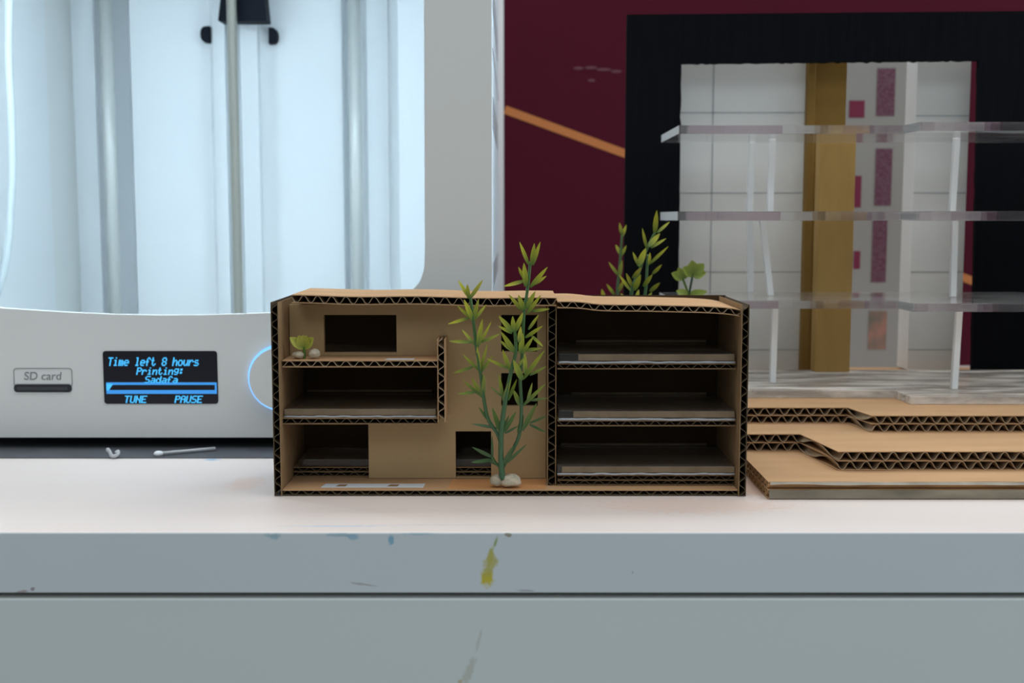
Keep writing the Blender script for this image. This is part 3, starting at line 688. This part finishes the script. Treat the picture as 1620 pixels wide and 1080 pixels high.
YQ = 1.20
pos = empty('poster', (P(1380, 300, YQ).x, YQ, T), 'pale poster with maroon patterned bands seen through the gap in the white panels', 'poster')
slab('sheet', (P(1300, 300, YQ).x, YQ, T), (P(1470, 300, YQ).x, YQ + .004, T + .33), mat('poster_paper', (0.28, 0.27, 0.25), .7), pos)
def patmat():
    m = mat('maroon_pattern', (0.17, 0.02, 0.06), .7); nt = m.node_tree; b = nt.nodes['Principled BSDF']
    tc = nt.nodes.new('ShaderNodeTexCoord'); vo = nt.nodes.new('ShaderNodeTexVoronoi'); vo.inputs['Scale'].default_value = 420
    nt.links.new(tc.outputs['Object'], vo.inputs['Vector']); mr = nt.nodes.new('ShaderNodeMapRange'); mr.inputs[1].default_value = .3; mr.inputs[2].default_value = .6
    nt.links.new(vo.outputs['Distance'], mr.inputs[0]); mx = nt.nodes.new('ShaderNodeMix'); mx.data_type = 'RGBA'
    mx.inputs[6].default_value = (.145, .07, .095, 1); mx.inputs[7].default_value = (.11, .03, .055, 1); nt.links.new(mr.outputs[0], mx.inputs[0]); nt.links.new(mx.outputs[2], b.inputs['Base Color']); return m
M_pat = patmat(); M_mg = mat('magenta_print', (0.16, 0.008, 0.04), .7)
M_brn = mat('dark_photo_print', (0.12, 0.12, 0.09), .7, col2=(0.35, 0.16, 0.12), nscale=60)
def pr(name, x0, x1, y0, y1, m):
    a = P(x0, y1, YQ); b = P(x1, y0, YQ); q = MB(); q.box((a.x, YQ - .0005, a.z), (b.x, YQ, b.z)); q.build(name, m, pos)
pr('patterned_band', 1386, 1417, 108, 183, M_pat); pr('patterned_band', 1383, 1412, 235, 325, M_pat); pr('patterned_band', 1378, 1404, 348, 446, M_pat)
pr('magenta_block', 1343, 1368, 159, 186, M_mg); pr('magenta_block', 1350, 1363, 278, 328, M_mg); pr('magenta_block', 1350, 1361, 397, 425, M_mg)
pr('printed_photo', 1373, 1403, 492, 552, M_brn)

# ---------------------------------------------------------------- the printer on the left
YN = 0.800
prn = empty('desktop_printer', (-0.2, 0.98, T), 'white boxy desktop 3d printer with a lit interior and blue text screen on the left', '3d printer')
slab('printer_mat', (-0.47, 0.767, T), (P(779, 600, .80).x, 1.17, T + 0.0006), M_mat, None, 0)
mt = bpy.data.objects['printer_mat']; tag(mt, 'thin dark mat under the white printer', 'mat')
def np_(x, y): q = P(x, y, YN); return (q.x, q.z)
zb_, zt_ = np_(200, 692)[1], T + 0.395
xr = np_(778, 200)[0]; xlft = np_(-150, 200)[0]
opening = []
# concave lower edge of the opening, left to right, then the rounded corner and up
low = [(-60, 470), (-30, 481), (0, 487), (60, 491), (120, 494.5), (180, 497), (250, 498.5), (320, 498), (380, 496.5), (440, 494), (500, 490.5), (560, 485), (600, 479), (630, 471), (652, 459), (665, 444), (671, 424), (672, 395)]
opening = [np_(x, y) for x, y in low] + [(np_(671, 0)[0], zt_ - .05), (np_(-95, 200)[0], zt_ - .05), (np_(-95, 400)[0], np_(-95, 430)[1])]
mb = MB(); mb.prism([rrect(xlft, xr, zb_, zt_, .006), opening], YN, YN + 0.006, XZ)
mb.build('front_frame', M_prn, prn, bevel=0.0012, seg=3)
# outer shell: sides, back, top and bottom
ib = 1.10; xin = -0.392
slab('side_panel', (xr - .004, YN + .0062, zb_), (xr, 1.16, zt_), M_trans, prn); slab('side_panel', (xlft, YN + .0062, zb_), (xlft + .004, 1.16, zt_), M_prn, prn)
slab('bottom_panel', (xlft + .0042, YN + .0062, zb_), (xr - .0042, 1.16, zb_ + .005), M_prn, prn)
slab('top_panel', (xlft + .0042, YN + .0062, zt_ - .03), (xr - .0042, 1.16, zt_ - .025), M_prnin, prn)
xir = np_(690, 300)[0]
# back wall as a folded vertical profile
pr_ = [(xin - .012, YN + .0062)]
def bw(px, Y): return (P(px, 300, Y).x, Y)
prof = [(xin - .002, YN + .007), (xin - .002, 1.035), (xin - .010, 1.036), (xin - .010, 1.10),
        bw(157, 1.10), bw(158, 1.128), bw(211, 1.128), bw(213, 1.09), bw(338, 1.09), bw(342, 1.084), bw(361, 1.084), bw(363, 1.10), bw(383, 1.10), bw(385, 1.084), bw(412, 1.084), bw(416, 1.09),
        bw(544, 1.09), bw(550, 1.11), bw(578, 1.11), bw(583, 1.09), bw(616, 1.09), bw(632, 1.055), bw(705, 1.055), bw(710, 1.10), (xr - .006, 1.10)]
mb = MB(); tk = 0.003
loop = prof + [(x + (0 if 0 < i < 1 else 0), 1.15) for i, (x, y) in enumerate([(xr - .006, 0), (xin - .026, 0)])] + [(xin - .026, YN + .007)]
mb.prism([loop], zb_ + .0052, zt_ - .031, XY); mb.build('inner_shell', M_prnin, prn)
# rods, screw, carriage
for px_, Yr, rr_ in ((176, 1.062, .0054), (564, 1.062, .0056)):
    p = P(px_, 300, Yr); mb = MB(); mb.tube([(p.x, Yr, zb_ + .006), (p.x, Yr, zt_ - .032)], rr_, 20); mb.build('guide_rod', M_steel, prn, smooth=True)
p = P(373, 300, 1.05); mb = MB(); z = zb_ + .006; pts = []; rad = []
k = 0
while z < zt_ - .033:
    pts.append((p.x, 1.05, z)); rad.append(.0047 if k % 2 else .0038); z += .0009; k += 1
mb.tube(pts, rad, 14); mb.build('lead_screw', M_screw, prn)
# black nut bracket at the top
a = P(337, 28, 1.04); b = P(415, 28, 1.04); c = P(408, -40, 1.04); d = P(345, -40, 1.04)
mb = MB(); mb.prism([[(a.x, a.z), (b.x, b.z), (c.x, c.z), (d.x, d.z)]], 1.0560, 1.078, XZ); mb.build('nut_bracket', M_carr, prn, bevel=.001)
for x0, x1, y0, y1, side in ((317, 330, 41, 67, 0), (425, 438, 43, 69, 1)):
    a = P(x0, y1, 1.08); b = P(x1, y0, 1.08); r = (b.x - a.x); zc = (a.z + b.z) / 2; hh = (b.z - a.z) / 2; pts = []
    for k in range(9):
        t = math.pi * (k / 8 - .5); pts.append((math.cos(t), math.sin(t)))
    if side: lp = [(a.x + r * abs(c_) ** .5, zc + hh * s_) for c_, s_ in pts] + [(a.x, zc + hh), (a.x, zc - hh)]
    else: lp = [(b.x - r * abs(c_) ** .5, zc + hh * s_) for c_, s_ in pts] + [(b.x, zc + hh), (b.x, zc - hh)]
    lp = [q for i, q in enumerate(lp) if i == 0 or (abs(q[0] - lp[i-1][0]) + abs(q[1] - lp[i-1][1])) > 1e-5]
    mb = MB(); mb.prism([lp], 1.080, 1.0899, XZ); mb.build('belt_clip', M_carr, prn)
m_vent = mat('vent_grey', (0.42, 0.47, 0.52), .6)
for y0, y1, w_ in ((15, 55, 0), (178, 220, 0), (408, 440, 0), (113, 117, 1)):
    Yv0, Yv1 = (0.84, 1.12) if not w_ else (0.83, 1.17)
    zc = PZ((y0 + y1) / 2, 0.96); hz = (y1 - y0) / 2 * 0.96 / FPX
    slab('side_vent', (xr - .0001, Yv0, zc - hz), (xr + .0004, Yv1, zc + hz), m_vent, prn, 0)
# feed tube at the far left
pts = smoothpath([(xin - .012, .915, zt_ - .04), P(8, -60, .92), P(14, 100, .92), P(20, 250, .92), P(12, 400, .92), P(-6, 470, .92)], 8)
mb = MB(); mb.tube(pts, .0028, 12); mb.build('feed_tube', mat('pale_teal_tube', (.60, .68, .70), .5), prn, smooth=True)
# light strips along the inner edges of the front frame, where this kind of machine has them
slab('light_strip', (xir - .004, YN + .008, zb_ + .10), (xir - .0005, YN + .020, zt_ - .04), M_led, prn, 0)
slab('light_strip', (np_(-95, 300)[0] - .004, YN + .0075, zb_ + .10), (np_(-95, 300)[0] - .001, YN + .018, zt_ - .04), M_led, prn, 0)
slab('light_strip', (-.36, YN + .009, zt_ - .036), (-.08, YN + .02, zt_ - .033), M_led, prn, 0)
# feet
for fx in (xlft + .03, xr - .03):
    for fy in (.83, 1.13): mb = MB(); mb.tube([(fx, fy, T + .0006), (fx, fy, zb_)], .009, 16); mb.build('foot', M_blk, prn, smooth=False)
# display
YS = YN - 0.0006
def sx(x, y): q = P(x, y, YN); return (q.x, q.z)
a = sx(165.5, 638.5); b = sx(343.5, 555)
mb = MB(); mb.prism([rrect(a[0], b[0], a[1], b[1], .002)], YN - .0005, YN + .0001, XZ); scr = mb.build('screen', M_screen, prn)
FONT = {'T': '11111 00100 00100 00100 00100 00100 00100', 'i': '00100 00000 01100 00100 00100 00100 01110', 'm': '00000 00000 11010 10101 10101 10101 10101', 'e': '00000 00000 01110 10001 11111 10000 01110',
        'l': '01100 00100 00100 00100 00100 00100 01110', 'f': '00110 01001 01000 11100 01000 01000 01000', 't': '01000 01000 11100 01000 01000 01001 00110', '8': '01110 10001 10001 01110 10001 10001 01110',
        'h': '10000 10000 10110 11001 10001 10001 10001', 'o': '00000 00000 01110 10001 10001 10001 01110', 'u': '00000 00000 10001 10001 10001 10011 01101', 'r': '00000 00000 10110 11001 10000 10000 10000',
        's': '00000 00000 01110 10000 01110 00001 11110', 'P': '11110 10001 10001 11110 10000 10000 10000', 'n': '00000 00000 10110 11001 10001 10001 10001', 'g': '00000 01111 10001 10001 01111 00001 01110',
        ':': '00000 01100 01100 00000 01100 01100 00000', 'S': '01111 10000 10000 01110 00001 00001 11110', 'a': '00000 00000 01110 00001 01111 10001 01111', 'd': '00001 00001 01101 10011 10001 10001 01111',
        'U': '10001 10001 10001 10001 10001 10001 01110', 'N': '10001 10001 11001 10101 10011 10001 10001', 'E': '11111 10000 10000 11110 10000 10000 11111', 'A': '01110 10001 10001 11111 10001 10001 10001'}
def line(txt, x0, x1, y0, y1):
    mb = MB(); cw = (x1 - x0) / (len(txt) * 6 - 1); rh = (y1 - y0) / 7
    for i, ch in enumerate(txt):
        if ch == ' ': continue
        for r, row in enumerate(FONT[ch].split()):
            for c_, v in enumerate(row):
                if v == '1':
                    xx = x0 + (i * 6 + c_) * cw + (3 - r) * 0.32; yy = y0 + r * rh
                    p = sx(xx - .12, yy + rh); q = sx(xx + cw + .42, yy - .05)
                    mb.box((p[0], YN - .0007, p[1]), (q[0], YN - .0005, q[1]))
    o = mb.build('screen_text', M_text, scr); return o
line('Time left 8 hours', 171.5, 315, 565, 578.5); line('Printing:', 217, 291, 581, 592.5); line('Sadafa', 230, 281.5, 594.5, 605.5); line('TUNE', 197.5, 232, 625.5, 637); line('PAUSE', 277.5, 320, 625.5, 637)
mb = MB(); o_ = sx(169, 622.5); i_ = sx(343, 604.5); u = YN / FPX
outer = rect(o_[0], i_[0], o_[1], i_[1]); inner = [(o_[0] + 9 * u, i_[1] - 4 * u), (i_[0] - 3 * u, i_[1] - 4 * u), (i_[0] - 3 * u, o_[1] + 6 * u), (o_[0] + 4 * u, o_[1] + 6 * u)]
mb.prism([outer, inner], YN - .0007, YN - .0005, XZ); mb.build('progress_bar', M_bar, scr)
mb = MB(); mb.prism([[(o_[0] + .5*u, o_[1] + 5 * u), (o_[0] + 4.5 * u, o_[1] + 6 * u), (o_[0] + 11 * u, i_[1] - 2.5 * u), (o_[0] + .5*u, i_[1] - 2 * u)]], YN - .0009, YN - .0007, XZ); mb.build('progress_fill', M_text, scr)
# card slot
a = sx(22.5, 612); b = sx(114, 582)
mb = MB(); mb.prism([rrect(a[0], b[0], a[1], b[1], .0022), rrect(a[0] + .0004, b[0] - .0004, a[1] + .0004, b[1] - .0004, .0018)], YN - .0004, YN + .0001, XZ); mb.build('slot_outline', M_ink, prn)
a = sx(23, 620); b = sx(113.5, 607.5)
mb = MB(); mb.prism([rrect(a[0], b[0], a[1], b[1], .0022)], YN - .0009, YN + .0001, XZ); so = mb.build('card_slot', M_blk, prn, bevel=.0003)
a = sx(28, 616.5); b = sx(108, 611.5); mb = MB(); mb.prism([rrect(a[0], b[0], a[1], b[1], .0009)], YN - .0012, YN - .0009, XZ); mb.build('slot_lip', mat('slot_lip_grey', (0.05, 0.055, 0.06), .3), so)
cu = bpy.data.curves.new('t', 'FONT'); cu.body = 'SD card'; cu.size = 0.0078; cu.extrude = 0.0001; cu.align_x = 'CENTER'; cu.shear = 0.12
to = bpy.data.objects.new('t', cu); C.objects.link(to); dg = bpy.context.evaluated_depsgraph_get(); dg.update()
me = bpy.data.meshes.new_from_object(to.evaluated_get(dg)); bpy.data.objects.remove(to, do_unlink=True)
me.name = 'slot_lettering'; me.materials.clear(); me.materials.append(M_ink)
c = sx(67.5, 600.5)
for v in me.vertices: x, y, z_ = v.co; v.co = Vector((c[0] + x, YN - .0002 - z_, c[1] + y))
lo = bpy.data.objects.new('slot_lettering', me); C.objects.link(lo); lo.parent = prn; lo.matrix_parent_inverse = Matrix.Translation(-prn.location)
# knob with its ring light
kc = sx(446, 597); R = 53 * u
def ring(r0, r1, y0, y1, n=64):
    return ([(kc[0] + r1 * math.cos(2*math.pi*i/n), kc[1] + r1 * math.sin(2*math.pi*i/n)) for i in range(n)], [(kc[0] + r0 * math.cos(2*math.pi*i/n), kc[1] + r0 * math.sin(2*math.pi*i/n)) for i in range(n)])
mb = MB(); mb.prism(list(ring(R - 3.6 * u, R + .4 * u, 0, 0)), YN - .0012, YN + .0001, XZ); mb.build('ring_light', M_ring, prn)
mb = MB(); mb.prism([ring(0, R - 3.8 * u, 0, 0)[0]], YN - .006, YN + .0001, XZ); mb.build('dial_knob', M_prn, prn, bevel=.001)

# ---------------------------------------------------------------- litter on the mat edge
sw = empty('cotton_swab', P(248, 718, .775), 'clear stick with a white cotton tip lying in front of the printer', 'swab')
def onmat(px, py, z=T + .0006):
    v = (540 - py) / FPX; k = (T + CAMH - z) / -(v * CP - SP); return Vector(((px-810)/FPX*k, (CP + v*SP)*k, z))
p0 = onmat(246, 723, T); p1 = onmat(343, 711, T + .0006)
sw.location = p0
zc = T + .0022
st0 = Vector((p0.x, p0.y, zc)); st1 = Vector((p1.x, p1.y, zc))
if st1.y > .79: st1.y = .79
m_stick = mat('milky_plastic', (0.45, 0.47, 0.49), .4)
mb = MB(); mb.tube([st0, st1], .0011, 10); mb.build('stick', m_stick, sw, smooth=True)
dr = (st1 - st0).normalized(); mb = MB(); mb.tube([st0 + dr * (t * .0008 - .001) for t in range(8)], [.0006, .0014, .0018, .0019, .0019, .0018, .0015, .0012], 12); mb.build('cotton_tip', mat('cotton', (.8, .84, .88), .9), sw, smooth=True)
q = onmat(181, 722, T + .0007)
pts = [Vector((q.x + dx_ * .001, q.y - .004 + dy_ * .001, T + .0018 + dz_ * .001)) for dx_, dy_, dz_ in ((-4, 3, 3.2), (-3, 1, 4.2), (-1.5, 0, 2.6), (0, -1, .4), (2, 0, .2), (3.5, 1, 1.5), (3.2, 2, 2.8), (2, 1, 1.6))]
mb = MB(); mb.tube(smoothpath(pts, 4), .0012, 8); tag(mb.build('plastic_shaving', m_stick, smooth=True), 'small curled translucent plastic shaving lying in front of the printer', 'shaving')
